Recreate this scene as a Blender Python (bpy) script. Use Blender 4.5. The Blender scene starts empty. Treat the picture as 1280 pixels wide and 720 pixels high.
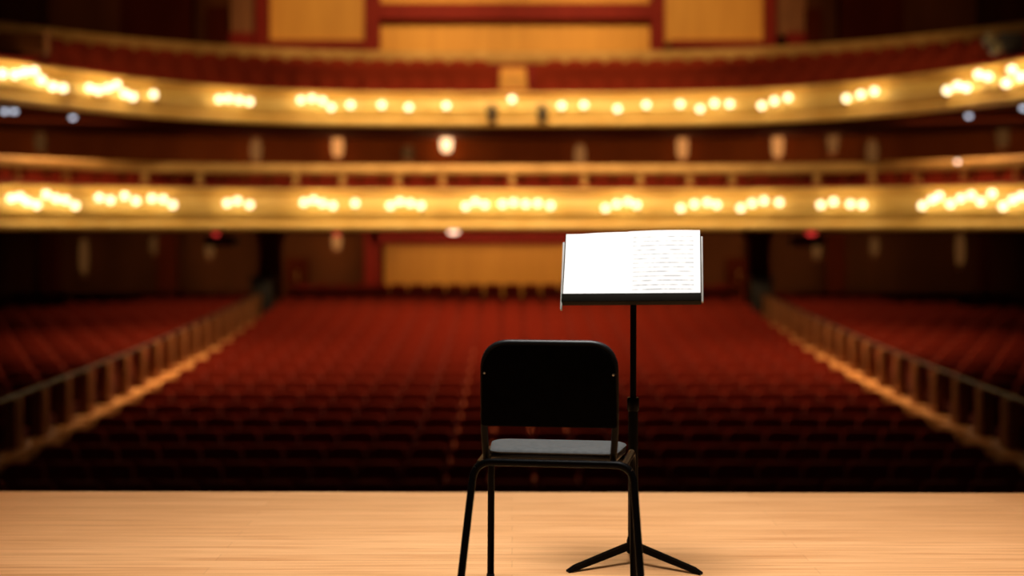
import bpy, bmesh, math, random
from mathutils import Vector, Matrix
random.seed(7)
sc = bpy.context.scene
COL = sc.collection
PI = math.pi
F = 1500.0            # focal length in pixels of the 1280 wide frame
EYE = 1.167           # camera height above the stage floor
HZ = 289.0            # image row of the horizon


def at(x, y, d):
    return Vector(((x - 640) / F * d, d, EYE + (HZ - y) / F * d))


# ------------------------------------------------------------------ materials
def principled(name, col, rough=0.5, metal=0.0, spec=0.5, sheen=0.0, coat=0.0):
    m = bpy.data.materials.new(name)
    m.use_nodes = True
    b = m.node_tree.nodes['Principled BSDF']
    b.inputs['Base Color'].default_value = (*col, 1)
    b.inputs['Roughness'].default_value = rough
    b.inputs['Metallic'].default_value = metal
    b.inputs['Specular IOR Level'].default_value = spec
    b.inputs['Sheen Weight'].default_value = sheen
    b.inputs['Coat Weight'].default_value = coat
    return m


def varied(m, c1, c2, scale=(1, 1, 1), noise=4.0, detail=4.0, bump=0.0, lo=0.35, hi=0.65):
    """noise driven colour variation (and optional bump) in object space"""
    nt = m.node_tree
    b = nt.nodes['Principled BSDF']
    tc = nt.nodes.new('ShaderNodeTexCoord')
    mp = nt.nodes.new('ShaderNodeMapping')
    mp.inputs['Scale'].default_value = scale
    nz = nt.nodes.new('ShaderNodeTexNoise')
    nz.inputs['Scale'].default_value = noise
    nz.inputs['Detail'].default_value = detail
    rp = nt.nodes.new('ShaderNodeValToRGB')
    rp.color_ramp.elements[0].position = lo
    rp.color_ramp.elements[1].position = hi
    rp.color_ramp.elements[0].color = (*c1, 1)
    rp.color_ramp.elements[1].color = (*c2, 1)
    L = nt.links.new
    L(tc.outputs['Object'], mp.inputs['Vector'])
    L(mp.outputs['Vector'], nz.inputs['Vector'])
    L(nz.outputs['Fac'], rp.inputs['Fac'])
    L(rp.outputs['Color'], b.inputs['Base Color'])
    if bump:
        bp = nt.nodes.new('ShaderNodeBump')
        bp.inputs['Strength'].default_value = bump
        L(nz.outputs['Fac'], bp.inputs['Height'])
        L(bp.outputs['Normal'], b.inputs['Normal'])
    return m


def emitter(name, col, strength):
    m = bpy.data.materials.new(name)
    m.use_nodes = True
    nt = m.node_tree
    nt.nodes.remove(nt.nodes['Principled BSDF'])
    e = nt.nodes.new('ShaderNodeEmission')
    e.inputs['Color'].default_value = (*col, 1)
    e.inputs['Strength'].default_value = strength
    nt.links.new(e.outputs[0], nt.nodes['Material Output'].inputs['Surface'])
    return m


M = {}
M['black_metal'] = varied(principled('black_metal', (.002, .0018, .0018), .35, 0, .05), (.0018, .0016, .0016), (.0026, .0022, .0022), noise=30)
M['black_shell'] = varied(principled('black_shell', (.0015, .0015, .0015),   .6, 0, .02), (.001, .001, .001), (.002, .002, .002), noise=40)
M['cushion'] = varied(principled('grey_cushion', (.06, .06, .06), .8, 0, .15, sheen=.05), (.052, .054, .053), (.068, .069, .068), noise=60, bump=.05)
M['pan'] = varied(principled('seat_pan', (.006, .006, .006), .4, 0, .4), (.005, .005, .005), (.008, .008, .008), noise=20)
M['frame_gloss'] = varied(principled('frame_enamel', (.004, .004, .004), .4, 0, .25), (.0035, .0035, .0035), (.005, .005, .005), noise=30)
M['lit_edge'] = varied(principled('lit_edge', (.32, .31, .28), .5), (.29, .28, .25), (.35, .34, .31), noise=20)  # pale colour stands in for light caught by the desk edges
M['steel'] = varied(principled('steel', (.7, .7, .68), .3, 1), (.6, .6, .58), (.75, .75, .72), noise=20)
M['rubber'] = varied(principled('rubber', (.01, .01, .01), .8), (.008, .008, .008), (.013, .013, .013), noise=20)
M['desk'] = varied(principled('desk_metal', (.0045, .0032, .0015), .6, 0, .04), (.004, .0028, .0012), (.005, .0036, .0018), noise=20)
M['cover'] = varied(principled('score_cover', (.5, .49, .46), .6), (.46, .45, .42), (.54, .53, .5), noise=15)
M['paper'] = varied(principled('paper', (.9, .9, .9), .7, 0, .2), (.89, .89, .89), (.92, .92, .92), noise=12)
M['red_seat'] = varied(principled('red_velvet', (.22, .014, .008), .9, 0, .05, sheen=.04), (.125, .0095, .004), (.17, .014, .005), noise=14, bump=.05)
M['red_balcony'] = varied(principled('red_velvet_lit', (.24, .026, .010), .9, 0, .05), (.20, .020, .008), (.28, .032, .012), noise=14, bump=.05)  # seat red brightened in the colour, in place of more light on the balconies
M['seat_frame'] = varied(principled('seat_frame_dark', (.02, .006, .004), .5), (.016, .005, .003), (.026, .008, .005), noise=10)
M['arm_wood'] = varied(principled('arm_wood', (.34, .06, .022), .5, 0, .2), (.28, .05, .018), (.40, .075, .028), scale=(1, 8, 8), noise=6)
M['gold'] = varied(principled('gold_plaster', (.88, .56, .15), .5, .0), (.82, .50, .115), (.92, .61, .18), scale=(1, 1, 2.2), noise=2.2, detail=5, bump=.25)
M['gold_dim'] = varied(principled('old_gold', (.55, .30, .08), .5, .2), (.48, .25, .06), (.62, .35, .10), noise=3)
M['panel'] = varied(principled('amber_panel', (.74, .36, .045), .6), (.70, .31, .028), (.78, .36, .038), scale=(3, 1, .3), noise=1.5)
M['red_wood'] = varied(principled('red_lacquer_wood', (.22, .010, .003), .6, 0, .15), (.20, .008, .003), (.25, .013, .004), scale=(4, 4, .5), noise=3)
M['brown_wall'] = varied(principled('brown_wall', (.10, .032, .009), .85, 0, .05), (.085, .027, .0075), (.115, .037, .011), scale=(1, 1, .3), noise=1.3)
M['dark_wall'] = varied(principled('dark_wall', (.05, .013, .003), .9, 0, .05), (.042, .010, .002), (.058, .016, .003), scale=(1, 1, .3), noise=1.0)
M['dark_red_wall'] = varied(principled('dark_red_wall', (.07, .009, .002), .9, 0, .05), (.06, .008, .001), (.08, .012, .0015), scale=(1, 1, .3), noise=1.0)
M['ceiling'] = varied(principled('ceiling_plaster', (.06, .03, .015), .8), (.05, .025, .012), (.07, .035, .017), noise=.8)
M['carpet'] = varied(principled('dark_carpet', (.03, .004, .003), .95, 0, .1), (.024, .003, .002), (.036, .005, .004), noise=20)
M['tan_wood'] = varied(principled('tan_wood', (.50, .23, .07), .5), (.42, .18, .05), (.56, .27, .09), scale=(6, .8, 6), noise=3)
M['post_wood'] = varied(principled('post_wood', (.26, .10, .035), .6, 0, .2), (.21, .08, .027), (.31, .12, .043), scale=(6, 6, .8), noise=3)
M['dark_fix'] = varied(principled('dark_fixture', (.02, .012, .009), .5), (.017, .01, .008), (.024, .015, .011), noise=8)
M['brass'] = varied(principled('brass', (.6, .36, .12), .35, .8), (.55, .32, .1), (.66, .4, .14), noise=8)
M['lens'] = varied(principled('frosted_lens', (.22, .16, .08), .5), (.20, .145, .07), (.24, .175, .09), noise=5)
M['bulb'] = emitter('lamp_glow', (1.0, .80, .45), 4.0)
M['cool_glow'] = emitter('cool_glow', (.80, .84, 1.0), 1.7)
M['pink_glow'] = emitter('pink_glow', (1.0, .62, .42), 4.0)
M['red_glow'] = emitter('red_glow', (1.0, .05, .04), .9)


def stage_wood():
    m = principled('stage_boards', (.8, .5, .25), .42, 0, .35)
    nt = m.node_tree
    b = nt.nodes['Principled BSDF']
    L = nt.links.new
    tc = nt.nodes.new('ShaderNodeTexCoord')
    mp = nt.nodes.new('ShaderNodeMapping')
    L(tc.outputs['Object'], mp.inputs['Vector'])
    br = nt.nodes.new('ShaderNodeTexBrick')
    br.inputs['Scale'].default_value = 1
    br.inputs['Brick Width'].default_value = 2.1
    br.inputs['Row Height'].default_value = .085
    br.inputs['Mortar Size'].default_value = .0012
    br.inputs['Mortar Smooth'].default_value = .4
    br.inputs['Color1'].default_value = (.69, .355, .150, 1)
    br.inputs['Color2'].default_value = (.77, .415, .185, 1)
    br.inputs['Mortar'].default_value = (.50, .26, .11, 1)
    L(mp.outputs['Vector'], br.inputs['Vector'])
    mp2 = nt.nodes.new('ShaderNodeMapping')
    mp2.inputs['Scale'].default_value = (.9, 34, 1)
    L(tc.outputs['Object'], mp2.inputs['Vector'])
    nz = nt.nodes.new('ShaderNodeTexNoise')
    nz.inputs['Scale'].default_value = 1.6
    nz.inputs['Detail'].default_value = 6
    nz.inputs['Roughness'].default_value = .62
    L(mp2.outputs['Vector'], nz.inputs['Vector'])
    rp = nt.nodes.new('ShaderNodeValToRGB')
    rp.color_ramp.elements[0].position = .30
    rp.color_ramp.elements[0].color = (.66, .56, .46, 1)
    rp.color_ramp.elements[1].position = .58
    rp.color_ramp.elements[1].color = (1, 1, 1, 1)
    L(nz.outputs['Fac'], rp.inputs['Fac'])
    mx = nt.nodes.new('ShaderNodeMix')
    mx.data_type = 'RGBA'
    mx.blend_type = 'MULTIPLY'
    mx.inputs['Factor'].default_value = 1.0
    L(br.outputs['Color'], mx.inputs['A'])
    L(rp.outputs['Color'], mx.inputs['B'])
    L(mx.outputs['Result'], b.inputs['Base Color'])
    return m


def printed_paper():
    """white page with rows of pale grey broken print (page UVs: u across, v up)"""
    m = principled('printed_paper', (.9, .9, .9), .7, 0, .2)
    nt = m.node_tree
    b = nt.nodes['Principled BSDF']
    L = nt.links.new
    uv = nt.nodes.new('ShaderNodeTexCoord')
    sep = nt.nodes.new('ShaderNodeSeparateXYZ')
    L(uv.outputs['UV'], sep.inputs[0])

    def math_(op, a, c=None, clamp=False):
        n = nt.nodes.new('ShaderNodeMath')
        n.operation = op
        n.use_clamp = clamp
        for i, v in enumerate((a, c)):
            if v is None:
                continue
            if isinstance(v, (int, float)):
                n.inputs[i].default_value = v
            else:
                L(v, n.inputs[i])
        return n.outputs[0]
    U, V = sep.outputs['X'], sep.outputs['Y']
    rows = math_('MULTIPLY', V, 16.0)
    fr = math_('FRACT', rows)
    line = math_('LESS_THAN', math_('ABSOLUTE', math_('SUBTRACT', fr, .5)), .17)
    comb = nt.nodes.new('ShaderNodeCombineXYZ')
    L(math_('MULTIPLY', U, 9.0), comb.inputs[0])
    L(math_('MULTIPLY', math_('FLOOR', rows), 3.7), comb.inputs[1])
    nz = nt.nodes.new('ShaderNodeTexNoise')
    nz.inputs['Scale'].default_value = 1.0
    nz.inputs['Detail'].default_value = 2
    L(comb.outputs[0], nz.inputs['Vector'])
    ink = math_('MULTIPLY', line, math_('MULTIPLY', math_('SUBTRACT', nz.outputs['Fac'], .30), 3.2, True), True)
    inside = math_('MULTIPLY', math_('MULTIPLY', math_('GREATER_THAN', U, .07), math_('LESS_THAN', U, .91)),
                   math_('MULTIPLY', math_('GREATER_THAN', V, .08), math_('LESS_THAN', V, .945)))
    ink = math_('MULTIPLY', ink, inside, True)
    mx = nt.nodes.new('ShaderNodeMix')
    mx.data_type = 'RGBA'
    mx.inputs['A'].default_value = (.9, .9, .9, 1)
    mx.inputs['B'].default_value = (.54, .55, .56, 1)
    L(ink, mx.inputs['Factor'])
    L(mx.outputs['Result'], b.inputs['Base Color'])
    return m


M['stage'] = stage_wood()
M['printed'] = printed_paper()

# ------------------------------------------------------------------ mesh helpers


def add_box(bm, c, s, bev=0.0, rot=None, seg=2):
    """box centred at c with size s, optional bevel and rotation matrix"""
    mat = Matrix.Translation(Vector(c)) @ (rot.to_4x4() if rot else Matrix.Identity(4)) @ Matrix.Diagonal((*s, 1))
    r = bmesh.ops.create_cube(bm, size=1, matrix=mat)
    if bev:
        es = list({e for v in r['verts'] for e in v.link_edges})
        bmesh.ops.bevel(bm, geom=es, offset=bev, segments=seg, profile=.6, affect='EDGES', clamp_overlap=True)


def fillet(pts, r, n=6):
    """rounds the inner corners of a polyline"""
    pts = [Vector(p) for p in pts]
    out = [pts[0]]
    for i in range(1, len(pts) - 1):
        p = pts[i]
        a, b = pts[i - 1] - p, pts[i + 1] - p
        rr = min(r, a.length * .49, b.length * .49)
        s, e = p + a.normalized() * rr, p + b.normalized() * rr
        for k in range(n + 1):
            t = k / n
            out.append(s.lerp(p, t).lerp(p.lerp(e, t), t))
    out.append(pts[-1])
    return out


def add_tube(bm, pts, r, n=12, cap=True):
    pts = [Vector(p) for p in pts]
    rs = r if isinstance(r, (list, tuple)) else [r] * len(pts)
    t0 = (pts[1] - pts[0]).normalized()
    up = Vector((0, 0, 1)) if abs(t0.z) < .9 else Vector((0, 1, 0))
    u = t0.cross(up).normalized()
    rings = []
    for i, p in enumerate(pts):
        if i == 0:
            t = t0
        elif i == len(pts) - 1:
            t = (pts[i] - pts[i - 1]).normalized()
        else:
            t = ((pts[i + 1] - p).normalized() + (p - pts[i - 1]).normalized()).normalized()
        u = (u - t * u.dot(t)).normalized()
        w = t.cross(u)
        rings.append([bm.verts.new(p + (u * math.cos(2 * PI * k / n) + w * math.sin(2 * PI * k / n)) * rs[i]) for k in range(n)])
    for a, b in zip(rings, rings[1:]):
        for k in range(n):
            bm.faces.new((a[k], a[(k + 1) % n], b[(k + 1) % n], b[k]))
    if cap:
        bm.faces.new(rings[0][::-1])
        bm.faces.new(rings[-1])


def add_lathe(bm, prof, c=(0, 0, 0), n=20, rot=None):
    """profile of (radius, z) pairs turned about z"""
    c = Vector(c)
    rings = []
    for r, z in prof:
        ring = []
        for k in range(n):
            v = Vector((max(r, 1e-4) * math.cos(2 * PI * k / n), max(r, 1e-4) * math.sin(2 * PI * k / n), z))
            ring.append(bm.verts.new(c + (rot @ v if rot else v)))
        rings.append(ring)
    for a, b in zip(rings, rings[1:]):
        for k in range(n):
            bm.faces.new((a[k], a[(k + 1) % n], b[(k + 1) % n], b[k]))
    bm.faces.new(rings[0][::-1])
    bm.faces.new(rings[-1])


def add_prism(bm, outline, y0, y1, bev=0.0):
    """closed outline in (x, z) pushed from y0 to y1"""
    fa = [bm.verts.new((x, y0, z)) for x, z in outline]
    fb = [bm.verts.new((x, y1, z)) for x, z in outline]
    n = len(outline)
    f1 = bm.faces.new(fa)
    f2 = bm.faces.new(fb[::-1])
    for k in range(n):
        bm.faces.new((fa[k], fb[k], fb[(k + 1) % n], fa[(k + 1) % n]))
    if bev:
        es = list(f1.edges) + list(f2.edges)
        bmesh.ops.bevel(bm, geom=es, offset=bev, segments=3, profile=.5, affect='EDGES', clamp_overlap=True)


def add_sphere(bm, c, r, sub=2):
    bmesh.ops.create_icosphere(bm, subdivisions=sub, radius=r, matrix=Matrix.Translation(Vector(c)))


def obj(name, bm, mat, parent=None, smooth=True, label=None):
    bmesh.ops.recalc_face_normals(bm, faces=bm.faces)
    me = bpy.data.meshes.new(name)
    bm.to_mesh(me)
    bm.free()
    me.materials.append(M[mat])
    if smooth:
        for p in me.polygons:
            p.use_smooth = True
        try:
            me.set_sharp_from_angle(angle=math.radians(38))
        except Exception:
            pass
    o = bpy.data.objects.new(name, me)
    COL.objects.link(o)
    if parent:
        o.parent = parent
    if label:
        o['label'] = label
    return o


def B():
    return bmesh.new()


def tag(o, label, cat, group=None, kind=None):
    o['label'] = label
    o['category'] = cat
    if group:
        o['group'] = group
    if kind:
        o['kind'] = kind
    return o


def thing(name, label, cat, loc=(0, 0, 0), rz=0.0, group=None):
    o = bpy.data.objects.new(name, None)
    o.empty_display_size = .1
    COL.objects.link(o)
    o.location = loc
    o.rotation_euler = (0, 0, rz)
    return tag(o, label, cat, group)


def copy_thing(src, loc, label, rz=None):
    r = src.copy()
    COL.objects.link(r)
    r.location = loc
    if rz is not None:
        r.rotation_euler = (0, 0, rz)
    r['label'] = label
    for ch in src.children:
        c = ch.copy()
        COL.objects.link(c)
        c.parent = r
        for g in ch.children:
            d = g.copy()
            COL.objects.link(d)
            d.parent = c
    return r


def struct(name, bm, mat, smooth=False):
    o = obj(name, bm, mat, smooth=smooth)
    o['kind'] = 'structure'
    return o


def box_struct(name, lo, hi, mat, bev=0):
    bm = B()
    add_box(bm, [(a + b) / 2 for a, b in zip(lo, hi)], [b - a for a, b in zip(lo, hi)], bev)
    return struct(name, bm, mat)


ONES = ['zeroth', 'first', 'second', 'third', 'fourth', 'fifth', 'sixth', 'seventh', 'eighth', 'ninth', 'tenth', 'eleventh', 'twelfth',
        'thirteenth', 'fourteenth', 'fifteenth', 'sixteenth', 'seventeenth', 'eighteenth', 'nineteenth', 'twentieth']
TENS = {2: 'twenty', 3: 'thirty', 4: 'forty', 5: 'fifty', 6: 'sixty', 7: 'seventy'}
TENTH = {2: 'twentieth', 3: 'thirtieth', 4: 'fortieth', 5: 'fiftieth', 6: 'sixtieth', 7: 'seventieth'}


def nth(n):
    if n <= 20:
        return ONES[n]
    return TENTH[n // 10] if n % 10 == 0 else TENS[n // 10] + '-' + ONES[n % 10]


# ================================================================== the setting
STAGE_FRONT = 5.42
XW = 13.6            # half width of the hall
YB = 35.2            # back wall of the hall


def stall_top(d):    # height of the seat backs of the centre stalls
    t = d - 13.2
    return -1.42 + .0116 * t + .00308 * t * t


def ledge(d):        # top of the low side walls beside the centre stalls
    t = d - 14.1
    return -1.50 + .0125 * t + .00170 * t * t


# stage floor: a slab whose front edge runs very slightly askew
bm = B()
y1, y2 = STAGE_FRONT - .03, STAGE_FRONT + .02
vs = [bm.verts.new(p) for p in ((-9, -4, 0), (9, -4, 0), (9, y1 - .10, 0), (-9, y2, 0))]
top = bm.faces.new(vs)
r = bmesh.ops.extrude_face_region(bm, geom=[top])
bmesh.ops.translate(bm, vec=(0, 0, -.12), verts=[v for v in r['geom'] if isinstance(v, bmesh.types.BMVert)])
struct('floor_stage', bm, 'stage')
box_struct('wall_stage_front', (-9, STAGE_FRONT - .35, -2.6), (9, STAGE_FRONT - .2, -.12), 'dark_wall')

# hall floor, one terrace per row of seats
ROW0, NROW = 12.2, 20
bm = B()
add_box(bm, (0, 8.4, -2.52), (2 * XW, 6.6, .2))
for k in range(NROW):
    d = ROW0 + k
    z = stall_top(d) - .95
    add_box(bm, (0, d, z - .15), (12.0, 1.0, .3))
add_box(bm, (0, 33.6, stall_top(31.4) - 1.05), (12.6, 4.2, .3))
struct('floor', bm, 'carpet')
for side, s in (('left', -1), ('right', 1)):
    bm = B()
    for k in range(18):
        d = 13.2 + k
        z = ledge(d) + .6 - .95
        add_box(bm, (s * 9.8, d, z - .4), (7.4, 1.0, .8))
    add_box(bm, (s * 9.8, 33.2, ledge(30) - .6), (7.4, 5.0, .8))
    struct('floor_' + side, bm, 'carpet')
    box_struct('wall_' + side, (min(s * XW, s * (XW + .3)), 5.4, -2.7), (max(s * XW, s * (XW + .3)), YB, 13), 'dark_wall')
box_struct('ceiling', (-XW, 5.4, 12.6), (XW, YB, 12.9), 'ceiling')
box_struct('wall_back', (-XW, YB, -2.7), (XW, YB + .3, 13), 'brown_wall')

# ------------------------------------------------------------------ balconies


def tier_curve(kind, off=0.0, n=56, span=13.2):
    """plan line of a balcony front, pushed off metres towards the back"""
    a, b, D0, X0 = {'upper': (.0039, .000605, 28.0, 9.7), 'lower': (.0039, .000244, 28.0, 10.6)}[kind]

    def D(X):
        X = abs(X)
        if X <= X0:
            return D0 - a * X * X - b * X ** 4
        return D0 - a * X0 * X0 - b * X0 ** 4 - (2 * a * X0 + 4 * b * X0 ** 3) * (X - X0)
    out = []
    for i in range(n + 1):
        X = -span + 2 * span * i / n
        y = D(X)
        e = .01
        t = Vector((2 * e, D(X + e) - D(X - e), 0)).normalized()
        nrm = Vector((-t.y, t.x, 0))           # points to the back of the hall
        out.append(Vector((X, y, 0)) + nrm * off)
    return out, D


def tier_depth(kind, x):
    D = tier_curve(kind)[1]
    d = 26.0
    for _ in range(60):
        d = .5 * d + .5 * D((x - 640) / F * d)
    return d


def sweep(bm, kind, prof, closed=True, span=13.2, n=56):
    """prof: (offset to the back, z) pairs, swept along the balcony front"""
    lines = [[bm.verts.new(p + Vector((0, 0, z))) for p in tier_curve(kind, off, n, span)[0]] for off, z in prof]
    m = len(lines)
    for j in range(m if closed else m - 1):
        a, b = lines[j], lines[(j + 1) % m]
        for i in range(n):
            bm.faces.new((a[i], a[i + 1], b[i + 1], b[i]))
    if closed:
        bm.faces.new([l[0] for l in lines])
        bm.faces.new([l[-1] for l in lines][::-1])


def balcony(kind, z0, z1, label):
    root = thing('balcony', label, 'balcony', (0, 0, 0))
    h = z1 - z0
    bm = B()     # the moulded front: bottom roll, belly, recessed band, top roll
    prof = [(.30, z0 + .00), (.14, z0 + .00), (.08, z0 + .03 * h), (.05, z0 + .10 * h), (.07, z0 + .17 * h), (.11, z0 + .20 * h), (.10, z0 + .24 * h),
            (.03, z0 + .30 * h), (.00, z0 + .42 * h), (.00, z0 + .55 * h), (.02, z0 + .68 * h), (.06, z0 + .78 * h), (.11, z0 + .83 * h),
            (.11, z0 + .87 * h), (.02, z0 + .90 * h), (-.02, z0 + .94 * h), (.00, z0 + .985 * h), (.06, z1), (.30, z1)]
    sweep(bm, kind, prof)
    obj('fascia', bm, 'gold', root)
    bm = B()
    sweep(bm, kind, [(-.015, z1 + .0), (-.02, z1 + .03), (.02, z1 + .06), (.28, z1 + .06), (.30, z1)])
    obj('cap_rail', bm, 'red_wood', root, label='dark red velvet topped cap along the balcony front')
    bm = B()
    line = tier_curve(kind, .30)[0]
    back = YB - .02
    zt, zb = z0 + .35, z0 + .02
    lo = [bm.verts.new((p.x, p.y, zb)) for p in line]
    hi = [bm.verts.new((p.x, p.y, zt)) for p in line]
    lob = [bm.verts.new((p.x, back, zb + .12)) for p in line]
    hib = [bm.verts.new((p.x, back, zt + .12)) for p in line]
    for i in range(len(line) - 1):
        for q, w in ((lo, lob), (hi, hib), (lo, hi), (lob, hib)):
            bm.faces.new((q[i], q[i + 1], w[i + 1], w[i]))
    for i in (0, -1):
        bm.faces.new((lo[i], hi[i], hib[i], lob[i]))
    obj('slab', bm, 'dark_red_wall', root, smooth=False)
    return root


LZ0, LZ1 = 1.19, 2.16
UZ0, UZ1 = 3.63, 4.42
lower = balcony('lower', LZ0, LZ1, 'lower balcony with a long gently curved gold front under the handrail')
upper = balcony('upper', UZ0, UZ1, 'upper balcony with a gold front that sweeps up at both ends')

# rail above the lower balcony front: broad gold band on short posts
rail = lower
bm = B()
sweep(bm, 'lower', [(.22, 2.50), (.18, 2.53), (.17, 2.60), (.19, 2.68), (.24, 2.73), (.36, 2.73), (.40, 2.68), (.40, 2.53), (.36, 2.50)])
obj('handrail', bm, 'gold_dim', rail, label='broad dull gold handrail on short posts')
for x in (-60, 20, 82, 181, 250, 370, 428, 498, 553, 640, 730, 800, 862, 915, 1020, 1090, 1147, 1206, 1272, 1340):
    d = tier_depth('lower', x) + .28
    X = (x - 640) / F * d
    bm = B()
    add_box(bm, (X, d, (LZ1 + 2.52) / 2), (.13, .13, 2.52 - LZ1), .02)
    add_box(bm, (X, d, LZ1 + .09), (.18, .18, .06), .015)
    obj('post', bm, 'gold_dim', rail)

# upper balcony terraces, steps and back rail
bm = B()
for k in range(6):
    off = 1.0 + .85 * k
    z = UZ1 - .45 + .225 * k
    sweep(bm, 'upper', [(off - .425, z - .3), (off - .425, z), (off + .425, z), (off + .425, z - .3)], span=8.6, n=40)
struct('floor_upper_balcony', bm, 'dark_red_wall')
bm = B()      # the gold aisle in the middle
for k in range(10):
    d = 28.5 + .5 * k
    z = UZ1 + .0 + .135 * k
    add_box(bm, (.03, d, z - .25), (.70, .52, .5), .02)
obj('stair', bm, 'panel', upper, label='gold lit stair between the two blocks of seats')

bm = B()
sweep(bm, 'upper', [(5.35, 5.83), (5.33, 5.86), (5.33, 6.12), (5.38, 6.17), (5.50, 6.17), (5.53, 6.12), (5.53, 5.86), (5.50, 5.83)], span=9.2)
back_rail = thing('barrier', 'pale gold barrier running behind the upper balcony seats', 'barrier')
obj('rail', bm, 'gold_dim', back_rail)
bm = B()
sweep(bm, 'upper', [(5.38, 4.3), (5.38, 5.84), (5.50, 5.84), (5.50, 4.3)], span=9.2)
obj('panelling', bm, 'red_wood', back_rail)

# mid level back wall, behind the lower balcony
bm = B()
sweep(bm, 'lower', [(5.6, LZ0 + .3), (5.6, UZ0 + .1), (5.8, UZ0 + .1), (5.8, LZ0 + .3)], span=12.0)
M['mid_wall'] = varied(principled('mid_level_wall', (.09, .020, .003), .9, 0, .05), (.08, .017, .0025), (.10, .023, .0035), scale=(1, 1, .3), noise=1.2)
struct('wall_mid_level', bm, 'mid_wall')

# ------------------------------------------------------------------ back wall: amber panels in red frames
ntrim = [0]


def trim(x0, y0, x1, y1, d, th, mat, bev=.02):
    """a flat panel or moulding mounted on a wall; the rectangle is given as seen, at depth d, th thick"""
    ntrim[0] += 1
    a, b = at(x0, y0, d), at(x1, y1, d)
    return box_struct('trim_%d' % ntrim[0], (min(a.x, b.x), d, min(a.z, b.z)), (max(a.x, b.x), d + th, max(a.z, b.z)), mat, bev)


DB = 34.7
trim(472, -40, 816, 4, DB + .1, .3, 'panel')
trim(472, 24, 816, 90, DB + .1, .3, 'panel')
trim(474, 4, 814, 24, DB - .25, .5, 'red_wood')
trim(455, -60, 474, 90, DB - .30, .6, 'red_wood')
trim(814, -60, 831, 90, DB - .30, .6, 'red_wood')
trim(334, -60, 455, 55, DB + .1, .3, 'panel')
trim(831, -60, 957, 53, DB + .1, .3, 'panel')
trim(334, 50, 455, 62, DB - .05, .4, 'red_wood')
trim(838, 50, 957, 60, DB - .05, .4, 'red_wood')
trim(319, -60, 334, 90, DB - .30, .6, 'red_wood')
trim(957, -60, 970, 90, DB - .30, .6, 'red_wood')
trim(288, -60, 319, 44, DB + .15, .3, 'post_wood')
trim(970, -60, 1008, 44, DB + .15, .3, 'post_wood')
trim(286, 40, 319, 60, DB - .02, .3, 'red_wood')
trim(984, 40, 1008, 60, DB - .02, .3, 'red_wood')
trim(258, 8, 284, 90, DB - .05, .3, 'dark_red_wall')
trim(1008, 10, 1028, 90, DB - .05, .3, 'dark_red_wall')
trim(1050, -60, 1130, 90, DB - .1, .3, 'dark_red_wall')
trim(150, -60, 240, 90, DB - .1, .3, 'dark_red_wall')

# under the lower balcony: portal with amber wall, red posts, brown pillars
DS = 34.0
trim(480, 303, 815, 372, DS + .3, .3, 'panel')
trim(462, 289.5, 835, 305, DS - .3, .5, 'red_wood')
trim(455, 289.5, 474, 380, DS - .3, .6, 'red_wood')
trim(821, 289.5, 840, 380, DS - .3, .6, 'red_wood')
trim(352, 292, 455, 385, DS + .1, .3, 'brown_wall')
trim(840, 292, 928, 385, DS + .1, .3, 'brown_wall')
for x in (338, 948):
    p = at(x, 400, 30.0)
    ntrim[0] += 1
    bm = B()
    add_box(bm, (p.x, 30.0, (LZ0 - 1.6) / 2 + .0), (.52, .52, LZ0 + 1.6), .05)
    add_box(bm, (p.x, 30.0, LZ0 - .12), (.66, .66, .2), .03)
    add_box(bm, (p.x, 30.0, -1.1), (.66, .66, .4), .03)
    struct('trim_%d' % ntrim[0], bm, 'brown_wall')
for x in (208, 1046, 60, 1235):
    trim(x - 12, 292, x + 12, 370, DS + .05, .25, 'dark_red_wall')

# doors in the brown wall flanking the amber portal
for i, x in ((1, 371), (2, 921)):
    d = DS - .02
    a = at(x - 14, 322, d)
    b = at(x + 14, 392, d)
    bm = B()
    add_box(bm, ((a.x + b.x) / 2, d, (a.z + b.z) / 2), (b.x - a.x, .1, a.z - b.z), .015)
    for q in (-1, 1):
        add_box(bm, ((a.x + b.x) / 2 + q * (b.x - a.x) * .24, d - .055, (a.z + b.z) / 2), ((b.x - a.x) * .38, .03, (a.z - b.z) * .8), .01)
    dr = struct('door_%d' % i, bm, 'dark_red_wall')
    bm = B()
    add_tube(bm, [((a.x + b.x) / 2 + .04, d - .1, -.25), ((a.x + b.x) / 2 + .04, d - .1, .05)], .015, 8)
    obj('door_handle', bm, 'brass', dr)

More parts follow.
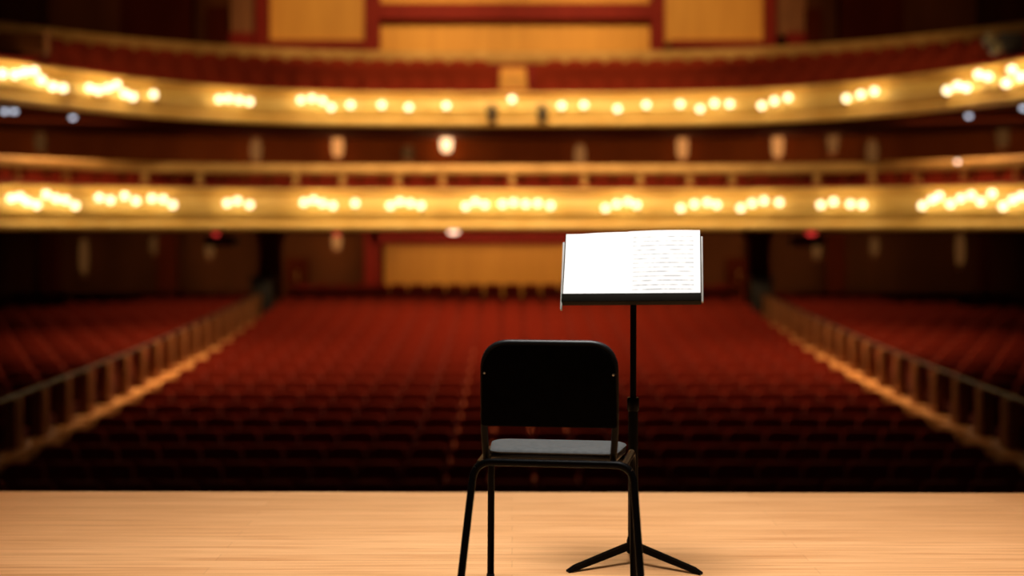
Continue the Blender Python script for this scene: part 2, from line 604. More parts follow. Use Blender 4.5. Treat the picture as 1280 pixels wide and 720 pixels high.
# ------------------------------------------------------------------ low side walls with balustrades
for side, s in (('left', -1), ('right', 1)):
    bm = B()
    for k in range(17):
        d = 12.6 + k
        z = ledge(d + .3)
        add_box(bm, (s * 6.08, d + .5, (z - 2.6) / 2), (.20, 1.0, z + 2.6), .01)
    o = struct('wall_parapet_' + side, bm, 'dark_red_wall')
    bm = B()
    for k in range(17):
        d = 12.6 + k
        z = ledge(d + .3)
        add_box(bm, (s * 6.00, d + .5, z - .045), (.30, .97, .13), .012)
    obj('cap', bm, 'tan_wood', o)
    bal = thing('balustrade', 'dark wooden balustrade of square posts along the %s side of the stalls' % side, 'balustrade')
    pts = []
    d = 13.0
    while d < 29.2:
        z = ledge(math.floor(d - 12.6) + 12.6 + .3) + .015
        zt = ledge(d) + .62
        bm = B()
        add_box(bm, (s * 6.09, d, (z + zt) / 2), (.15, .24, zt - z), .015)
        add_box(bm, (s * 6.09, d, z + .05), (.18, .28, .10), .012)
        obj('post', bm, 'post_wood', bal)
        pts.append((s * 6.09, d, zt))
        d += .83
    bm = B()
    for a, b in zip(pts, pts[1:]):
        a, b = Vector(a), Vector(b)
        add_box(bm, (a + b) / 2 + Vector((0, 0, .016)), (.06, (b - a).length + .02, .035), .01,
                Matrix.Rotation(math.atan2(b.z - a.z, b.y - a.y), 3, 'X'))
    obj('handrail', bm, 'seat_frame', bal)
    # end pillar of the balustrade
    bm = B()
    z = ledge(29.4)
    add_box(bm, (s * 6.09, 29.35, z + .25), (.5, .3, 1.3), .03)
    add_box(bm, (s * 6.09, 29.35, z + .93), (.58, .38, .08), .02)
    obj('end_post', bm, 'dark_fix', bal)

# ------------------------------------------------------------------ theatre seats
PITCH = .495


def rounded_outline(w, z0, z1, r, n=5, r2=.03):
    pts = []
    for cx, cz, rr, a0 in ((w / 2 - r2, z0 + r2, r2, -90), (w / 2 - r, z1 - r, r, 0), (-w / 2 + r, z1 - r, r, 90), (-w / 2 + r2, z0 + r2, r2, 180)):
        for k in range(n + 1):
            a = math.radians(a0 + 90 * k / n)
            pts.append((cx + rr * math.cos(a), cz + rr * math.sin(a)))
    return pts


def seat_back_bm(bm, w=.455, z0=.36, z1=.95):
    add_prism(bm, rounded_outline(w, z0, z1, .09), -.045, .045, .022)
    for v in bm.verts:
        v.co.y += (v.co.z - .4) * .16 + .12


def seat_cushion_bm(bm):
    add_box(bm, (0, -.03, .60), (.40, .11, .40), .035, Matrix.Rotation(-.12, 3, 'X'))


def arm_bm(bm, s):
    add_box(bm, (s * PITCH / 2 - s * .0225, -.08, .60), (.045, .36, .04), .012)
    add_box(bm, (s * PITCH / 2 - s * .0205, .00, .30), (.034, .22, .58), .008)


def base_bm(bm):
    add_box(bm, (0, .06, .37), (.42, .05, .07), .01)


def make_stall_seat(label):
    t = thing('theatre_chair', label, 'theatre chair', group='red seats of the centre stalls')
    bm = B(); seat_back_bm(bm); obj('backrest', bm, 'red_seat', t)
    bm = B(); seat_cushion_bm(bm); obj('seat_cushion', bm, 'red_seat', t)
    for s in (-1, 1):
        bm = B(); arm_bm(bm, s); obj('armrest', bm, 'arm_wood', t, label='reddish wooden armrest')
    bm = B(); base_bm(bm); obj('hinge_bar', bm, 'seat_frame', t)
    return t


def seat_label(row, n):
    return 'red velvet seat, %s from left in %s row from the stage, centre stalls' % (nth(n), nth(row))


NS, IND = 23, 13
first = None
mass = []
for k in range(NROW):
    d = ROW0 + k
    z = stall_top(d) - .95
    for j in range(NS):
        X = (j - (NS - 1) / 2) * PITCH
        loc = (X, d, z)
        if k < IND:
            lb = seat_label(k + 1, j + 1)
            if first is None:
                first = make_stall_seat(lb)
                first.location = loc
            else:
                copy_thing(first, loc, lb)
        else:
            mass.append(loc)
for s in (-1, 1):
    for k in range(16):
        d = 14.2 + k
        z = ledge(round(d - 13.2) + 13.2) + .6 - .95
        n = int(min((.46 * d - 6.4) / PITCH + 1, 12.5))
        for j in range(n):
            mass.append((s * (6.62 + j * PITCH), d, z))
bm = B()
seat_back_bm(bm)
seat_cushion_bm(bm)
base_bm(bm)
for s in (-1, 1):
    arm_bm(bm, s)
bm.verts.index_update()
sv = [v.co.copy() for v in bm.verts]
sf = [[v.index for v in f.verts] for f in bm.faces]
bm.free()
V, Fc = [], []
for loc in mass:
    o = len(V)
    L_ = Vector(loc)
    V += [v + L_ for v in sv]
    Fc += [[i + o for i in f] for f in sf]
me = bpy.data.meshes.new('theatre_seats')
me.from_pydata([tuple(v) for v in V], [], Fc)
me.materials.append(M['red_seat'])
for p in me.polygons:
    p.use_smooth = True
me.set_sharp_from_angle(angle=math.radians(38))
so = bpy.data.objects.new('theatre_seats', me)
COL.objects.link(so)
tag(so, 'rear stalls and side blocks filled with dim red seats in rows', 'theatre seats', kind='stuff')


# balcony seats: single small meshes (back and cushion as parts)
def make_circle_seat(label, group):
    t = thing('balcony_chair', label, 'balcony chair', group=group)
    bm = B(); seat_back_bm(bm); obj('backrest', bm, 'red_balcony', t)
    bm = B(); seat_cushion_bm(bm); obj('seat_cushion', bm, 'red_balcony', t)
    return t


proto = None


def balcony_row(kind, off, z, span, gap, word, group):
    global proto
    line = tier_curve(kind, off, 400, span)[0]
    acc, spots = 0.0, []
    for a, b in zip(line, line[1:]):
        seg = (b - a).length
        if acc + seg >= PITCH * 1.04:
            acc = 0
            t = (b - a).normalized()
            spots.append((b, math.atan2(t.y, t.x)))
        else:
            acc += seg
    spots = [q for q in spots if abs(q[0].x - .03) > gap]
    for i, (p, rz) in enumerate(spots):
        lb = 'red seat, %s from left in the %s' % (nth(i + 1), word)
        loc = (p.x, p.y, z)
        if proto is None:
            proto = make_circle_seat(lb, group)
            o = proto
            o.location = loc
            o.rotation_euler = (0, 0, rz)
        else:
            o = copy_thing(proto, loc, lb, rz)
        o['group'] = group


for k in range(5):
    balcony_row('upper', 1.05 + .85 * k, UZ1 - .45 + .225 * k, 8.3, .62, '%s row of the upper balcony' % nth(k + 1), 'red seats of the upper balcony')
balcony_row('lower', 1.0, 1.55, 11.0, 0, 'row behind the lower balcony handrail', 'red seats of the lower balcony')

# ------------------------------------------------------------------ lamps of the balcony fronts
UP = [(3, 92), (19, 93), (31, 90), (43, 89), (52, 100), (66, 108), (79, 110), (112, 110), (123, 113), (135, 110), (146, 106), (156, 117), (166, 121), (192, 118),
      (274, 124), (286, 123), (299, 125), (312, 127), (376, 125), (390, 123), (403, 126), (414, 134), (438, 131), (477, 131), (511, 134), (558, 132),
      (640, 124), (702, 132), (730, 131), (772, 136), (808, 131), (850, 130), (875, 136), (893, 129), (912, 130), (952, 132), (968, 126), (985, 122),
      (1058, 123), (1076, 118), (1093, 114), (1184, 113), (1197, 107), (1208, 110), (1213, 101), (1223, 93), (1235, 96), (1258, 104), (1265, 87), (1276, 96)]
LO = [(14, 248), (25, 246), (34, 252), (46, 256), (58, 243), (70, 248), (82, 250), (94, 257), (124, 247), (138, 250), (156, 245), (170, 251), (190, 248), (204, 249), (216, 256),
      (284, 254), (297, 251), (312, 256), (380, 253), (392, 250), (403, 254), (416, 257), (444, 254), (488, 257), (500, 252), (513, 254), (526, 257),
      (582, 258), (594, 252), (606, 256), (628, 255), (642, 253), (657, 255), (672, 254), (688, 257), (757, 260), (771, 255), (785, 252), (796, 256),
      (851, 260), (868, 255), (884, 253), (896, 256), (926, 260), (940, 254), (955, 251), (974, 253), (1026, 256), (1042, 252), (1063, 255), (1078, 256),
      (1153, 257), (1165, 250), (1174, 245), (1188, 255), (1201, 248), (1214, 244), (1226, 252), (1240, 242), (1254, 258), (1266, 250), (1277, 245)]


def bulb_profile(r):
    out = []
    for k in range(9):
        a = -PI / 2 + PI * k / 8
        out.append((r * math.cos(a), r * math.sin(a)))
    return out


lamp0 = None
for kind, L_, word, grp in (('upper', UP, 'upper gold balcony front', 'globe lamps on the upper balcony front'), ('lower', LO, 'lower gold balcony front', 'globe lamps on the lower balcony front')):
    spots_ = []
    for x, y in sorted(L_):
        q = at(x, y, tier_depth(kind, x) - .155)
        if all((q - w_).length > .172 for w_ in spots_):
            spots_.append(q)
    for i, p in enumerate(spots_):
        pl = bpy.data.lights.new('lamp_light', 'POINT')
        pl.energy = 1.7
        pl.color = (1.0, .74, .38)
        pl.shadow_soft_size = .04
        plo = bpy.data.objects.new('lamp_light', pl)
        COL.objects.link(plo)
        plo.location = p + Vector((0, -.14, 0))
        lb = 'small glowing globe lamp, %s from the left on the %s' % (nth(i + 1), word)
        if lamp0 is None:
            lamp0 = thing('globe_lamp', lb, 'lamp', p, group=grp)
            bm = B(); add_lathe(bm, bulb_profile(.075), n=12); obj('bulb', bm, 'bulb', lamp0)
            bm = B()
            R = Matrix.Rotation(-PI / 2, 3, 'X')
            add_lathe(bm, [(.030, .065), (.034, .075), (.034, .09), (.046, .105), (.05, .12)], n=12, rot=R)
            obj('socket', bm, 'brass', lamp0)
        else:
            o = copy_thing(lamp0, p, lb)
            o['group'] = grp

# ------------------------------------------------------------------ sconces on the mid level wall and under the lower balcony


def sconce(x, y, d, strength, h, word, w=.16):
    p = at(x, y, d)
    t = thing('wall_sconce', word, 'wall sconce', p, group='wall sconces of the hall')
    key = 'sconce_%g' % strength
    if key not in M:
        M[key] = emitter('sconce_glow_%g' % strength, (1.0, .60, .30) if strength > 1.5 else (1.0, .38, .10), strength)
    l = bpy.data.lights.new('sconce_light', 'POINT')
    l.energy = 9 * strength
    l.color = (1.0, .52, .2)
    l.shadow_soft_size = .1
    lo_ = bpy.data.objects.new('sconce_light', l)
    COL.objects.link(lo_)
    lo_.location = p + Vector((0, -.38, -.1))
    bm = B()
    n = 10
    prof = [(.4, -.5), (.70, -.42), (.88, -.25), (.95, .0), (.92, .2), (.78, .38), (.5, .47), (.3, .5)]
    rings = []
    for rr, zz in prof:
        rings.append([bm.verts.new((math.cos(-PI * k / n) * rr * w, math.sin(-PI * k / n) * rr * w, zz * h)) for k in range(n + 1)])
    for a, b in zip(rings, rings[1:]):
        for k in range(n):
            bm.faces.new((a[k], a[k + 1], b[k + 1], b[k]))
        bm.faces.new((a[0], b[0], b[n], a[n]))
    bm.faces.new(rings[0]); bm.faces.new(rings[-1][::-1])
    obj('shade', bm, key, t)
    bm = B()
    add_box(bm, (0, .03, -.02), (w * 1.2, .06, h * 1.25), .015)
    add_box(bm, (0, -.04, -h * .52), (w * .8, .1, .05), .012)
    obj('bracket', bm, 'post_wood', t)
    return p


MD = tier_curve('lower')[1]


def mid_wall_depth(x):
    line = tier_curve('lower', 5.6, 80, 12.0)[0]
    v = (x - 640) / F
    return min(line, key=lambda q: abs(q.x / q.y - v)).y - .08


mids = [(50, 178, .06, .5, 'faint amber sconce at the far left of the mid level wall'),
        (320, 188, .20, .6, 'dim reddish sconce left of the tall amber one on the mid level'),
        (422, 183, .85, .6, 'amber sconce left of the brightest one on the mid level wall'),
        (510, 192, .07, .4, 'very faint small sconce between two amber ones on the mid level'),
        (558, 178, 2.6, .55, 'brightest sconce on the mid level wall, almost white'),
        (725, 195, .26, .6, 'low amber sconce behind the mid level handrail, right of centre'),
        (853, 184, .65, .65, 'amber sconce on the mid level wall above the music stand'),
        (972, 180, .65, .75, 'tall amber sconce right of the music stand on the mid level'),
        (1041, 172, .17, .8, 'narrow pinkish sconce on the mid level wall at right'),
        (1090, 190, .12, .6, 'dim sconce right of the narrow pinkish one, mid level'),
        (1253, 172, .07, .5, 'faint amber sconce at the far right of the mid level wall')]
for x, y, s, h, w in mids:
    sconce(x, y, mid_wall_depth(x), s, h, w, .17)
stl = [(14, 320, .08, .9, 'dim tall sconce at the far left under the lower balcony'),
       (105, 320, .07, 1.0, 'narrow dim sconce second from left under the lower balcony'),
       (193, 306, .06, .5, 'faint sconce third from left under the lower balcony'),
       (262, 312, .10, .5, 'dim sconce above the left block of stalls seats'),
       (421, 302, .40, .45, 'pinkish bright sconce left of the amber wall under the balcony'),
       (1021, 312, .10, .5, 'dim sconce above the right block of stalls seats'),
       (1093, 308, .08, .5, 'faint sconce third from right under the lower balcony'),
       (1200, 312, .08, .9, 'narrow tall sconce second from right under the lower balcony'),
       (1272, 325, .08, .9, 'dim sconce at the far right under the lower balcony')]
for x, y, s, h, w in stl:
    sconce(x, y, 33.95 if 352 < x < 928 else YB - .1, s, h, w, .14)

# small ceiling lights


def downlight(x, y, d, mat, word, r=.055, wide=1.0):
    p = at(x, y, d)
    t = thing('downlight', word, 'downlight', p, group='small lights under the balconies')
    bm = B(); add_sphere(bm, (0, 0, 0), r); bm.transform(Matrix.Diagonal((wide, 1, .8, 1))); obj('lens', bm, mat, t)
    bm = B(); add_lathe(bm, [(r * .8, .02), (r * 1.25, .03), (r * 1.25, .055), (r * .6, .06)], n=14); bm.transform(Matrix.Diagonal((wide, 1, 1, 1))); obj('housing', bm, 'dark_fix', t)


downlight(6, 139, 22.8, 'cool_glow', 'cool white light under the upper balcony at the far left edge')
downlight(18, 139, 22.9, 'cool_glow', 'cool white light beside the far left one under the upper balcony')
downlight(91, 147, 24.2, 'cool_glow', 'single cool white light under the upper balcony at left')
downlight(1211, 145, 24.2, 'cool_glow', 'single cool white light under the upper balcony at right')
downlight(1279, 135, 22.8, 'cool_glow', 'cool white light under the upper balcony at the right edge')
downlight(1197, 202, 24.6, 'pink_glow', 'small pinkish light at the mid level handrail on the right', .05)
downlight(567, 290, 30.0, 'pink_glow', 'warm light tucked under the lower balcony left of the music stand', .06, 2.4)
downlight(270, 292, 30.0, 'red_glow', 'red light under the lower balcony above the left stalls', .08)
downlight(421, 292, 30.0, 'red_glow', 'red light under the lower balcony above the pinkish sconce', .08)
downlight(1014, 291, 30.0, 'red_glow', 'red light under the lower balcony above the right stalls', .10, 1.3)

# dark loudspeakers under the balcony
for x, w in ((277, 'dark loudspeaker hung under the lower balcony at left'), (1007, 'dark loudspeaker hung under the lower balcony at right')):
    p = at(x, 301, 30.6)
    t = thing('hanging_loudspeaker', w, 'loudspeaker', p, group='loudspeakers under the lower balcony')
    bm = B(); add_box(bm, (0, 0, 0), (.75, .4, .26), .03); obj('cabinet', bm, 'dark_fix', t)
    bm = B(); add_box(bm, (0, -.205, -.01), (.66, .02, .18), .008); obj('grille', bm, 'rubber', t)
    bm = B(); add_tube(bm, [(0, 0, .12), (0, 0, LZ0 - p.z + .06)], .025, 8); obj('bracket', bm, 'dark_fix', t)

# two dark spotlights clamped to the upper balcony front
for x, w in ((615, 'dark spotlight clamped to the upper balcony front, left of centre'), (678, 'dark spotlight clamped to the upper balcony front, right of centre')):
    d = tier_depth('upper', x) - .24
    p = at(x, 143, d)
    t = thing('spotlight', w, 'spotlight', p, group='spotlights on the upper balcony front')
    bm = B()
    add_lathe(bm, [(.055, -.18), (.09, -.15), (.10, .05), (.07, .17), (.03, .2)], n=16)
    obj('body', bm, 'dark_fix', t)
    bm = B()
    add_tube(bm, fillet([(-.12, .0, .0), (-.12, .0, .22), (.12, 0, .22), (.12, 0, 0)], .05), .014, 8)
    add_tube(bm, [(0, 0, .22), (0, .22, .24)], .02, 8)
    obj('yoke', bm, 'dark_fix', t)
    bm = B(); add_lathe(bm, [(.05, -.19), (.045, -.185)], n=16); obj('lens', bm, 'dark_fix', t)

# twin lantern on the upper balcony at the right, dark box at the left
d = tier_depth('upper', 1262) + .15
p = at(1262, 53, d)
t = thing('twin_lantern', 'dark box with two dull round lenses above the upper balcony at right', 'lantern', p)
bm = B(); add_box(bm, (0, 0, 0), (.50, .3, .34), .04); obj('housing', bm, 'dark_fix', t)
for x, y in ((1237, 48), (1246, 59)):
    q = at(x, y, d - .24) - p
    bm = B(); add_lathe(bm, [(.10, .0), (.12, .03), (.12, .16), (.09, .2)], q, 18, Matrix.Rotation(PI / 2, 3, 'X').inverted()); obj('lamp_barrel', bm, 'dark_fix', t)
    bm = B(); add_lathe(bm, [(.02, -.02), (.08, -.012), (.1, .0)], q, 18, Matrix.Rotation(PI / 2, 3, 'X').inverted()); obj('lens', bm, 'lens', t)
bm = B(); add_tube(bm, [(0, .0, -.1), (0, .0, UZ1 + .07 - p.z)], .04, 8); obj('stem', bm, 'dark_fix', t)
d = tier_depth('upper', 30) + .15
p = at(30, 54, d)
t = thing('equipment_case', 'dark brown case standing above the upper balcony at far left', 'case', p)
bm = B(); add_box(bm, (0, 0, 0), (1.0, .26, .40), .03); obj('body', bm, 'dark_wall', t)
bm = B(); add_box(bm, (.49, -.11, 0), (.08, .08, .42), .02); obj('corner_trim', bm, 'post_wood', t, label='paler brown corner strip')
bm = B()
for s in (-1, 1):
    add_tube(bm, [(s * .4, .0, -.2), (s * .4, .0, UZ1 + .07 - p.z)], .03, 8)
obj('stand', bm, 'dark_fix', t)

# ================================================================== the chair
CH = thing('chair', 'black metal orchestra chair with grey cushion, seen from behind on the stage', 'chair', (.135, 3.79, 0), math.radians(-7))
# back shell: local coordinates, x right, y away from the camera
W, ZB, ZT = .412, .582, .842


def back_outline(w, z0, z1, r, taper=.004):
    pts = []
    n = 10
    for cx, cz, a0 in ((w / 2 - r, z1 - r, 0), (-w / 2 + r, z1 - r, 90)):
        for k in range(n + 1):
            a = math.radians(a0 + 90 * k / n)
            pts.append((cx + r * math.cos(a), cz + r * math.sin(a)))
    for cx, cz, a0 in ((-w / 2 - taper + .008, z0 + .008, 180), (w / 2 + taper - .008, z0 + .008, 270)):
        for k in range(4):
            a = math.radians(a0 + 90 * k / 3)
            pts.append((cx + .008 * math.cos(a), cz + .008 * math.sin(a)))
    return pts


def lean(z):
    return -.19 - .05 * (z - .58)


bm = B()
add_prism(bm, back_outline(W - .012, ZB, ZT - .017, .080), -.012, .0, .004)
for v in bm.verts:
    v.co.y += lean(v.co.z) + .05 * (v.co.x / .2) ** 2 * -.15
obj('backrest_shell', bm, 'black_shell', CH)
bm = B()
add_prism(bm, back_outline(W - .016, ZB + .006, ZT - .014, .080), .0, .034, .012)
for v in bm.verts:
    v.co.y += lean(v.co.z) + .05 * (v.co.x / .2) ** 2 * -.15
pad = obj('backrest_cushion', bm, 'cushion', CH, label='grey padded front of the backrest')
# frame tube round the top of the back, down the sides and under the seat
bm = B()
R = .0105
arch = [(-.190, -.19, .470), (-.1975, -.19, .56), (-.1975, -.19, ZT - .0105), (.1975, -.19, ZT - .0105), (.1975, -.19, .56), (.190, -.19, .470)]
pts = fillet(arch, .082, 12)
pts = [Vector((q.x, lean(q.z) if q.z > .58 else -.19 + (.58 - q.z) * .03, q.z)) for q in pts]
add_tube(bm, pts, R, 14)
obj('back_frame', bm, 'frame_gloss', CH)
for s in (-1, 1):
    bm = B()
    q = Vector((s * .193, lean(.742) - .014, .742))
    add_lathe(bm, [(.001, -.006), (.006, -.004), (.0075, .0), (.0075, .006)], q, 14, Matrix.Rotation(-PI / 2, 3, 'X'))
    obj('rivet', bm, 'steel', CH, label='small silver rivet')
# seat cushion: domed rounded slab, wider at the front
bm = B()
nx, ny = 18, 16


def seat_w(t):
    return (.392 + .064 * t) / 2


def super_xy(u, v):
    return u, v


outline = []
y0, y1 = -.078, .198
rc = .05
for (sx, sy) in ((1, -1), (1, 1), (-1, 1), (-1, -1)):
    yc = y1 - rc if sy > 0 else y0 + rc
    wx = seat_w((yc - y0) / (y1 - y0)) - rc
    a0 = {(1, -1): -90, (1, 1): 0, (-1, 1): 90, (-1, -1): 180}[(sx, sy)]
    for k in range(7):
        a = math.radians(a0 + 90 * k / 6)
        outline.append(Vector((sx * wx + rc * math.cos(a), yc + rc * math.sin(a), 0)))
cen = Vector((0, (y0 + y1) / 2, 0))


def ring(scale, z):
    ps = [cen + (q - cen) * scale for q in outline]
    return [bm.verts.new((q.x, q.y, z - .045 * (q.y - .04))) for q in ps]


levels = [(.96, .471), (.995, .472), (1.0, .475), (.985, .479), (.94, .4825), (.8, .485), (.5, .487), (.2, .4875)]
rings = [ring(a, b) for a, b in levels]
for a, b in zip(rings, rings[1:]):
    for k in range(len(outline)):
        kk = (k + 1) % len(outline)
        bm.faces.new((a[k], a[kk], b[kk], b[k]))
bm.faces.new(rings[0][::-1])
bm.faces.new(rings[-1])
obj('seat_cushion', bm, 'cushion', CH, label='grey padded seat cushion')
bm = B()
lv = [(.92, .446), (.97, .447), (.99, .453), (.99, .466), (.975, .4705), (.9, .471)]
rings = [ring(a, b) for a, b in lv]
for a, b in zip(rings, rings[1:]):
    for k in range(len(outline)):
        kk = (k + 1) % len(outline)
        bm.faces.new((a[k], a[kk], b[kk], b[k]))
bm.faces.new(rings[0][::-1])
bm.faces.new(rings[-1])
obj('seat_pan', bm, 'pan', CH)
# rear hoop: cross bar under the seat that bends down into two splayed rear legs
zb = .497
bm = B()
hoop = fillet([(-.263, -.335, .0), (-.222, -.222, zb - .02), (.250, -.222, zb - .02), (.288, -.335, .0)], .055, 10)
cut = [q for q in hoop]
# split into three parts: leg, cross bar, leg
il = min(range(len(cut)), key=lambda i: (cut[i] - Vector((-.222, -.225, zb - .03))).length)
ir = min(range(len(cut)), key=lambda i: (cut[i] - Vector((.250, -.225, zb - .03))).length)
add_tube(bm, cut[il:ir + 1], .0115, 14)
obj('rear_bar', bm, 'black_metal', CH)
for seg in (cut[:il + 1], cut[ir:]):
    bm = B(); add_tube(bm, seg, .0115, 14); lg = obj('leg', bm, 'black_metal', CH)
    foot = min(seg, key=lambda q: q.z)
    bm = B(); add_lathe(bm, [(.012, .0), (.0165, .003), (.0165, .03), (.012, .036)], (foot.x, foot.y, 0), 14); obj('rubber_foot', bm, 'rubber', lg)
# front legs run up, bend back under the seat and reach the rear hoop
for s in (-1, 1):
    bm = B()
    fx = .012 if s > 0 else 0
    path = fillet([(s * .232 + fx, .195, .0), (s * .228 + fx, .185, .445), (s * .210 + fx, -.208, .466)], .055, 10)
    add_tube(bm, path, .0115, 14)
    lg = obj('leg', bm, 'black_metal', CH)
    bm = B(); add_lathe(bm, [(.012, .0), (.0135, .002), (.0135, .02), (.012, .024)], (s * .232 + fx, .195, 0), 14); obj('rubber_foot', bm, 'rubber', lg)
bm = B()
add_tube(bm, [(-.22, .12, .432), (.22, .12, .432)], .009, 10)
obj('front_bar', bm, 'black_metal', CH)

# ================================================================== the music stand
SX, SD = .425, 4.22
ST = thing('music_stand', 'black music stand on thin tripod base beside the chair, holding an open score', 'music stand', (SX, SD, 0))
bm = B()
add_tube(bm, [(0, 0, .035), (.001, 0, .55)], .0175, 18)
obj('lower_tube', bm, 'black_metal', ST)
bm = B()
add_lathe(bm, [(.0175, .535), (.021, .54), (.0215, .575), (.019, .583), (.012, .584)], (.001, 0, 0), n=18)
obj('collar', bm, 'black_metal', ST)
bm = B()
add_tube(bm, [(.001, 0, .5), (.002, 0, .98)], .011, 16)
obj('upper_tube', bm, 'black_metal', ST)
bm = B()
add_lathe(bm, [(.014, .034), (.022, .038), (.022, .08), (.018, .095)], n=18)
obj('hub', bm, 'black_metal', ST)
for k in range(3):
    a = math.radians(86.5 + 120 * k)
    dx, dy = math.cos(a), math.sin(a)
    bm = B()
    p0, p1, p2 = Vector((dx * .015, dy * .015, .062)), Vector((dx * .235, dy * .235, .012)), Vector((dx * .262, dy * .262, .004))
    side = Vector((-dy, dx, 0))
    # flat bar leg that narrows to a tip
    rows = []
    for q, w, h in ((p0, .011, .011), (p0.lerp(p1, .5), .011, .010), (p1, .011, .008), (p2, .011, .003)):
        rows.append([bm.verts.new(q + side * a_ * w + Vector((0, 0, b_ * h))) for a_, b_ in ((-1, -1), (1, -1), (1, 1), (-1, 1))])
    for a_, b_ in zip(rows, rows[1:]):
        for i in range(4):
            bm.faces.new((a_[i], a_[(i + 1) % 4], b_[(i + 1) % 4], b_[i]))
    bm.faces.new(rows[0][::-1]); bm.faces.new(rows[-1])
    obj('leg', bm, 'black_metal', ST, smooth=False)

TILT = math.radians(25)
DESK_Z = .916
# desk frame: local x across, w up along the desk, n out of the desk towards the player
YAW = math.radians(-10)
ROLL = math.radians(1.0)
ex = Vector((math.cos(YAW), math.sin(YAW), 0))
bk = Vector((-math.sin(YAW), math.cos(YAW), 0))
ew = (Vector((0, 0, 1)) * math.cos(TILT) + bk * math.sin(TILT)).normalized()
en = ex.cross(ew).normalized()          # towards the camera and upwards
ex, ew = ex * math.cos(ROLL) + ew * math.sin(ROLL), ew * math.cos(ROLL) - ex * math.sin(ROLL)
org = Vector((-.014, -.085, DESK_Z))    # middle of the lower desk edge, relative to the stand


def D3(x, w, n):
    return org + ex * x + ew * w + en * n


def desk_block(bm, x0, x1, w0, w1, n0, n1, bev=0.0, roll=0.0):
    c = D3((x0 + x1) / 2, (w0 + w1) / 2, (n0 + n1) / 2)
    rot = Matrix((ex, ew, en)).transposed()
    if roll:
        rot = rot @ Matrix.Rotation(roll, 3, 'Z')
    add_box(bm, c, (x1 - x0, w1 - w0, n1 - n0), bev, rot)


bm = B()
desk_block(bm, -.2385, .2385, .0, .262, -.003, .0, .001)
obj('desk', bm, 'desk', ST)
for s_, w0, w1 in ((-1, -.022, .235), (1, .004, .250)):
    bm = B()
    desk_block(bm, s_ * .2425 - .0035, s_ * .2425 + .0035, w0, w1, -.006, .008, .002)
    obj('side_flange', bm, 'lit_edge', ST, label='metal side edge coloured pale as if catching light')
bm = B()
desk_block(bm, -.2385, .2385, -.003, .0, -.003, .036, .001)
desk_block(bm, -.2385, .2385, -.003, .026, .033, .036, .001)
obj('lip', bm, 'desk', ST)
bm = B()
cb = D3(.010, .10, -.02)
add_lathe(bm, [(.02, -.05), (.026, -.045), (.026, .045), (.02, .05)], cb, 16, Matrix((en, ew, ex)).transposed())
top = Vector((.002, 0, .97))
add_tube(bm, [top, cb], .011, 12)
obj('tilt_joint', bm, 'black_metal', ST)

# the open score resting on the desk
SC = thing('sheet_music', 'open white score with pale printed lines on its right page, resting on the stand', 'sheet music', (SX, SD, 0))
bm = B()
desk_block(bm, -.236, .236, .001, .268, .0012, .0042, .001)
obj('cover', bm, 'cover', SC, label='grey cover edge showing beside the pages')


def page(name, mat, x0, x1, w0, w1, lift0, lift1, slant=0.0, thick=.010):
    """one half of the open book: a curved leaf block from the fold to the outer edge"""
    bm = B()
    n = 12
    uvl = bm.loops.layers.uv.new('UVMap')
    top_, bot_ = [], []
    for i in range(n + 1):
        t = i / n
        x = x0 + (x1 - x0) * t
        hump = lift0 + (lift1 - lift0) * t + .010 * math.sin(PI * min(1, t * 1.0)) * (.6 if x1 > x0 else .6)
        row_t = [D3(x + (slant * j), w0 + (w1(t) - w0) * j, .006 + thick + hump) for j in (0, .5, 1)]
        row_b = [D3(x + (slant * j), w0 + (w1(t) - w0) * j, .006) for j in (0, .5, 1)]
        top_.append([bm.verts.new(q) for q in row_t])
        bot_.append([bm.verts.new(q) for q in row_b])
    ex0, ex1 = (0, 1) if x1 > x0 else (1, 0)
    for i in range(n):
        for j in range(2):
            f = bm.faces.new((top_[i][j], top_[i + 1][j], top_[i + 1][j + 1], top_[i][j + 1]))
            for lp, (a, b) in zip(f.loops, ((i, j), (i + 1, j), (i + 1, j + 1), (i, j + 1))):
                u = a / n
                lp[uvl].uv = (u if x1 > x0 else 1 - u, b / 2)
            f2 = bm.faces.new((bot_[i][j + 1], bot_[i + 1][j + 1], bot_[i + 1][j], bot_[i][j]))
            for lp in f2.loops:
                lp[uvl].uv = (0, 0)
    for a, b in ((0, 'l'), (n, 'r')):
        for j in range(2):
            bm.faces.new((top_[a][j], top_[a][j + 1], bot_[a][j + 1], bot_[a][j]))
    for j in (0, 2):
        for i in range(n):
            bm.faces.new((top_[i][j], top_[i + 1][j], bot_[i + 1][j], bot_[i][j]))
    return obj(name, bm, mat, SC)


page('page', 'paper', -.0135, -.236, .003, lambda t: .266 - .010 * t, .002, .004, slant=.004)
page('page', 'printed', -.0135, .2365, .003, lambda t: .267, .002, .004, slant=.0, thick=.011)

# ================================================================== light


def area(name, loc, target, size, power, col, spread=180, size_y=None):
    l = bpy.data.lights.new(name, 'AREA')
    l.energy = power
    l.color = col
    l.size = size
    if size_y:
        l.shape = 'RECTANGLE'
        l.size_y = size_y
    l.spread = math.radians(spread)
    o = bpy.data.objects.new(name, l)
    COL.objects.link(o)
    o.location = loc
    o.rotation_euler = (Vector(target) - Vector(loc)).to_track_quat('-Z', 'Y').to_euler()
    return o


def spot(name, loc, target, power, col, angle, blend=.6, size=.3):
    l = bpy.data.lights.new(name, 'SPOT')
    l.energy = power
    l.color = col
    l.spot_size = math.radians(angle)
    l.spot_blend = blend
    l.shadow_soft_size = size
    o = bpy.data.objects.new(name, l)
    COL.objects.link(o)
    o.location = loc
    o.rotation_euler = (Vector(target) - Vector(loc)).to_track_quat('-Z', 'Y').to_euler()
    return o


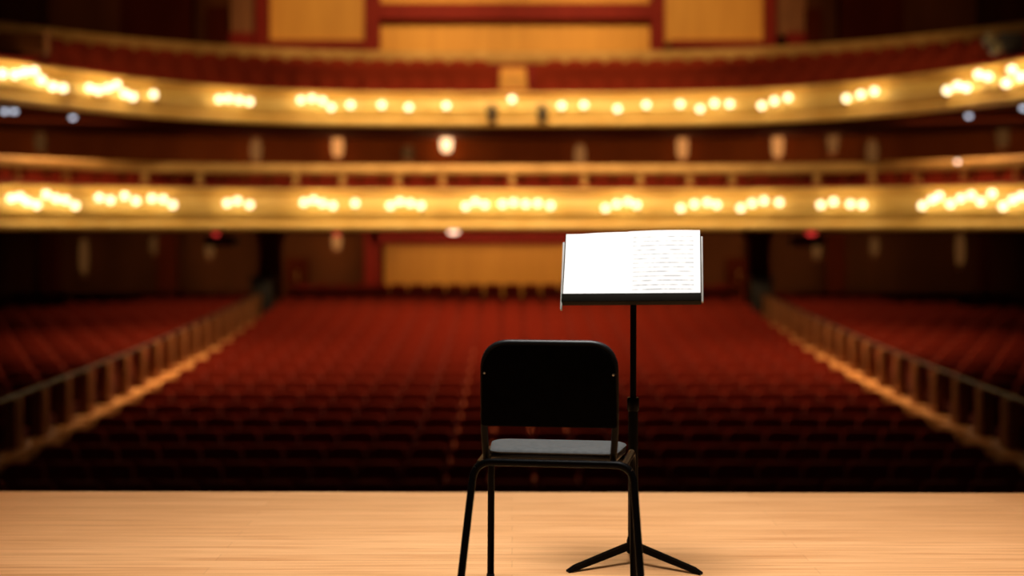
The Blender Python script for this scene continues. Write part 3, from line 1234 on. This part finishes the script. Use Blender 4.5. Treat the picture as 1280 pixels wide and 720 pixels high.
spot('stage_light', (.30, 3.85, 5.0), (.30, 4.0, 0), 1680, (1.0, .97, .93), 70, 1.0, .8)
for x in (-1, 1):
    spot('stage_edge_fill', (x * 4.6, 3.6, 4.6), (x * 3.4, 4.7, 0), 420, (1.0, .52, .18), 70, 1.0, .5)  # unseen fill added to warm and brighten the sides of the stage floor
# house light in the ceiling, then added fills for fascia and walls
area('house_light', (0, 22.0, 12.3), (0, 22.6, 0), 5, 850, (1.0, .60, .30), 68)
for x, pw in ((-6.4, 2900), (0, 8600), (6.4, 2900)):
    spot('fascia_fill', (x * .9, 15, 12.2), (x * 1.15, 28, 3.2), pw, (1.0, .72, .36), 45, 1.0, .3)  # unseen spots added to brighten the balcony fronts
for x in (-4.2, 0, 4.2):
    spot('back_wall_light', (x * .7, 24.0, 11.8), (x, 34.8, 7.0), 3200, (1.0, .66, .30), 48, 1.0, .5)
for x in (-10, 10):
    spot('back_wall_light', (x * .8, 24.0, 11.8), (x, 34.8, 7.0), 900, (1.0, .55, .25), 60, 1.0, .5)  # weak side pair added to lift the dark ends of the wall
area('portal_light', (0, 32.6, 1.0), (0, 34.3, -.2), 4.5, 8, (1.0, .62, .28), 150, .2)
area('mid_level_fill', (0, 30.4, 3.45), (0, 32.6, 2.2), 17, 190, (1.0, .58, .28), 160, .3)  # unseen strip added to brighten the mid level wall
for x in (-1, 1):
    area('arm_back_fill', (x * 10.4, 27.0, 3.5), (x * 11.2, 30, 1.6), 3, 70, (1.0, .60, .28), 170, .4)  # unseen fill added for the dark wall behind the balcony arms
    area('arm_soffit_fill', (x * 9.8, 25.4, 3.55), (x * 9.6, 25.0, 1.5), 2.2, 34, (1.0, .60, .28), 170, .4)  # unseen warm fill added to bring up the ends of the handrail
area('stalls_back_fill', (0, 31.0, 1.1), (0, 34.5, -.6), 22, 170, (1.0, .62, .32), 160, .3)  # unseen strip added to brighten the wall behind the stalls
for x in (-1, 1):
    area('aisle_fill', (x * 5.0, 20.5, 9.5), (x * 6.0, 20.5, -1.2), .6, 120, (1.0, .64, .3), 46)  # unseen fill added overhead to brighten the tan ledges

w = bpy.data.worlds.new('World')
sc.world = w
w.use_nodes = True
w.node_tree.nodes['Background'].inputs['Color'].default_value = (1.0, .55, .35, 1)
w.node_tree.nodes['Background'].inputs['Strength'].default_value = .02

# ================================================================== camera
cam = bpy.data.cameras.new('Camera')
cam.sensor_width = 36
cam.lens = F / 1280 * 36
cam.shift_y = -(360 - HZ) / 1280
cam.clip_end = 200
cam.dof.use_dof = True
cam.dof.focus_distance = 3.95
cam.dof.aperture_fstop = 1.0
co = bpy.data.objects.new('Camera', cam)
COL.objects.link(co)
co.location = (0, 0, EYE)
co.rotation_euler = (PI / 2, 0, 0)
sc.camera = co
try:
    sc.cycles.use_denoising = True
    sc.cycles.denoiser = 'OPENIMAGEDENOISE'
    sc.cycles.use_light_tree = True
    sc.cycles.sample_clamp_indirect = 6
except Exception:
    pass
sc.view_settings.view_transform = 'Standard'
sc.view_settings.look = 'None'
sc.view_settings.gamma = 1
sc.view_settings.exposure = 0
sc.view_settings.use_curve_mapping = False
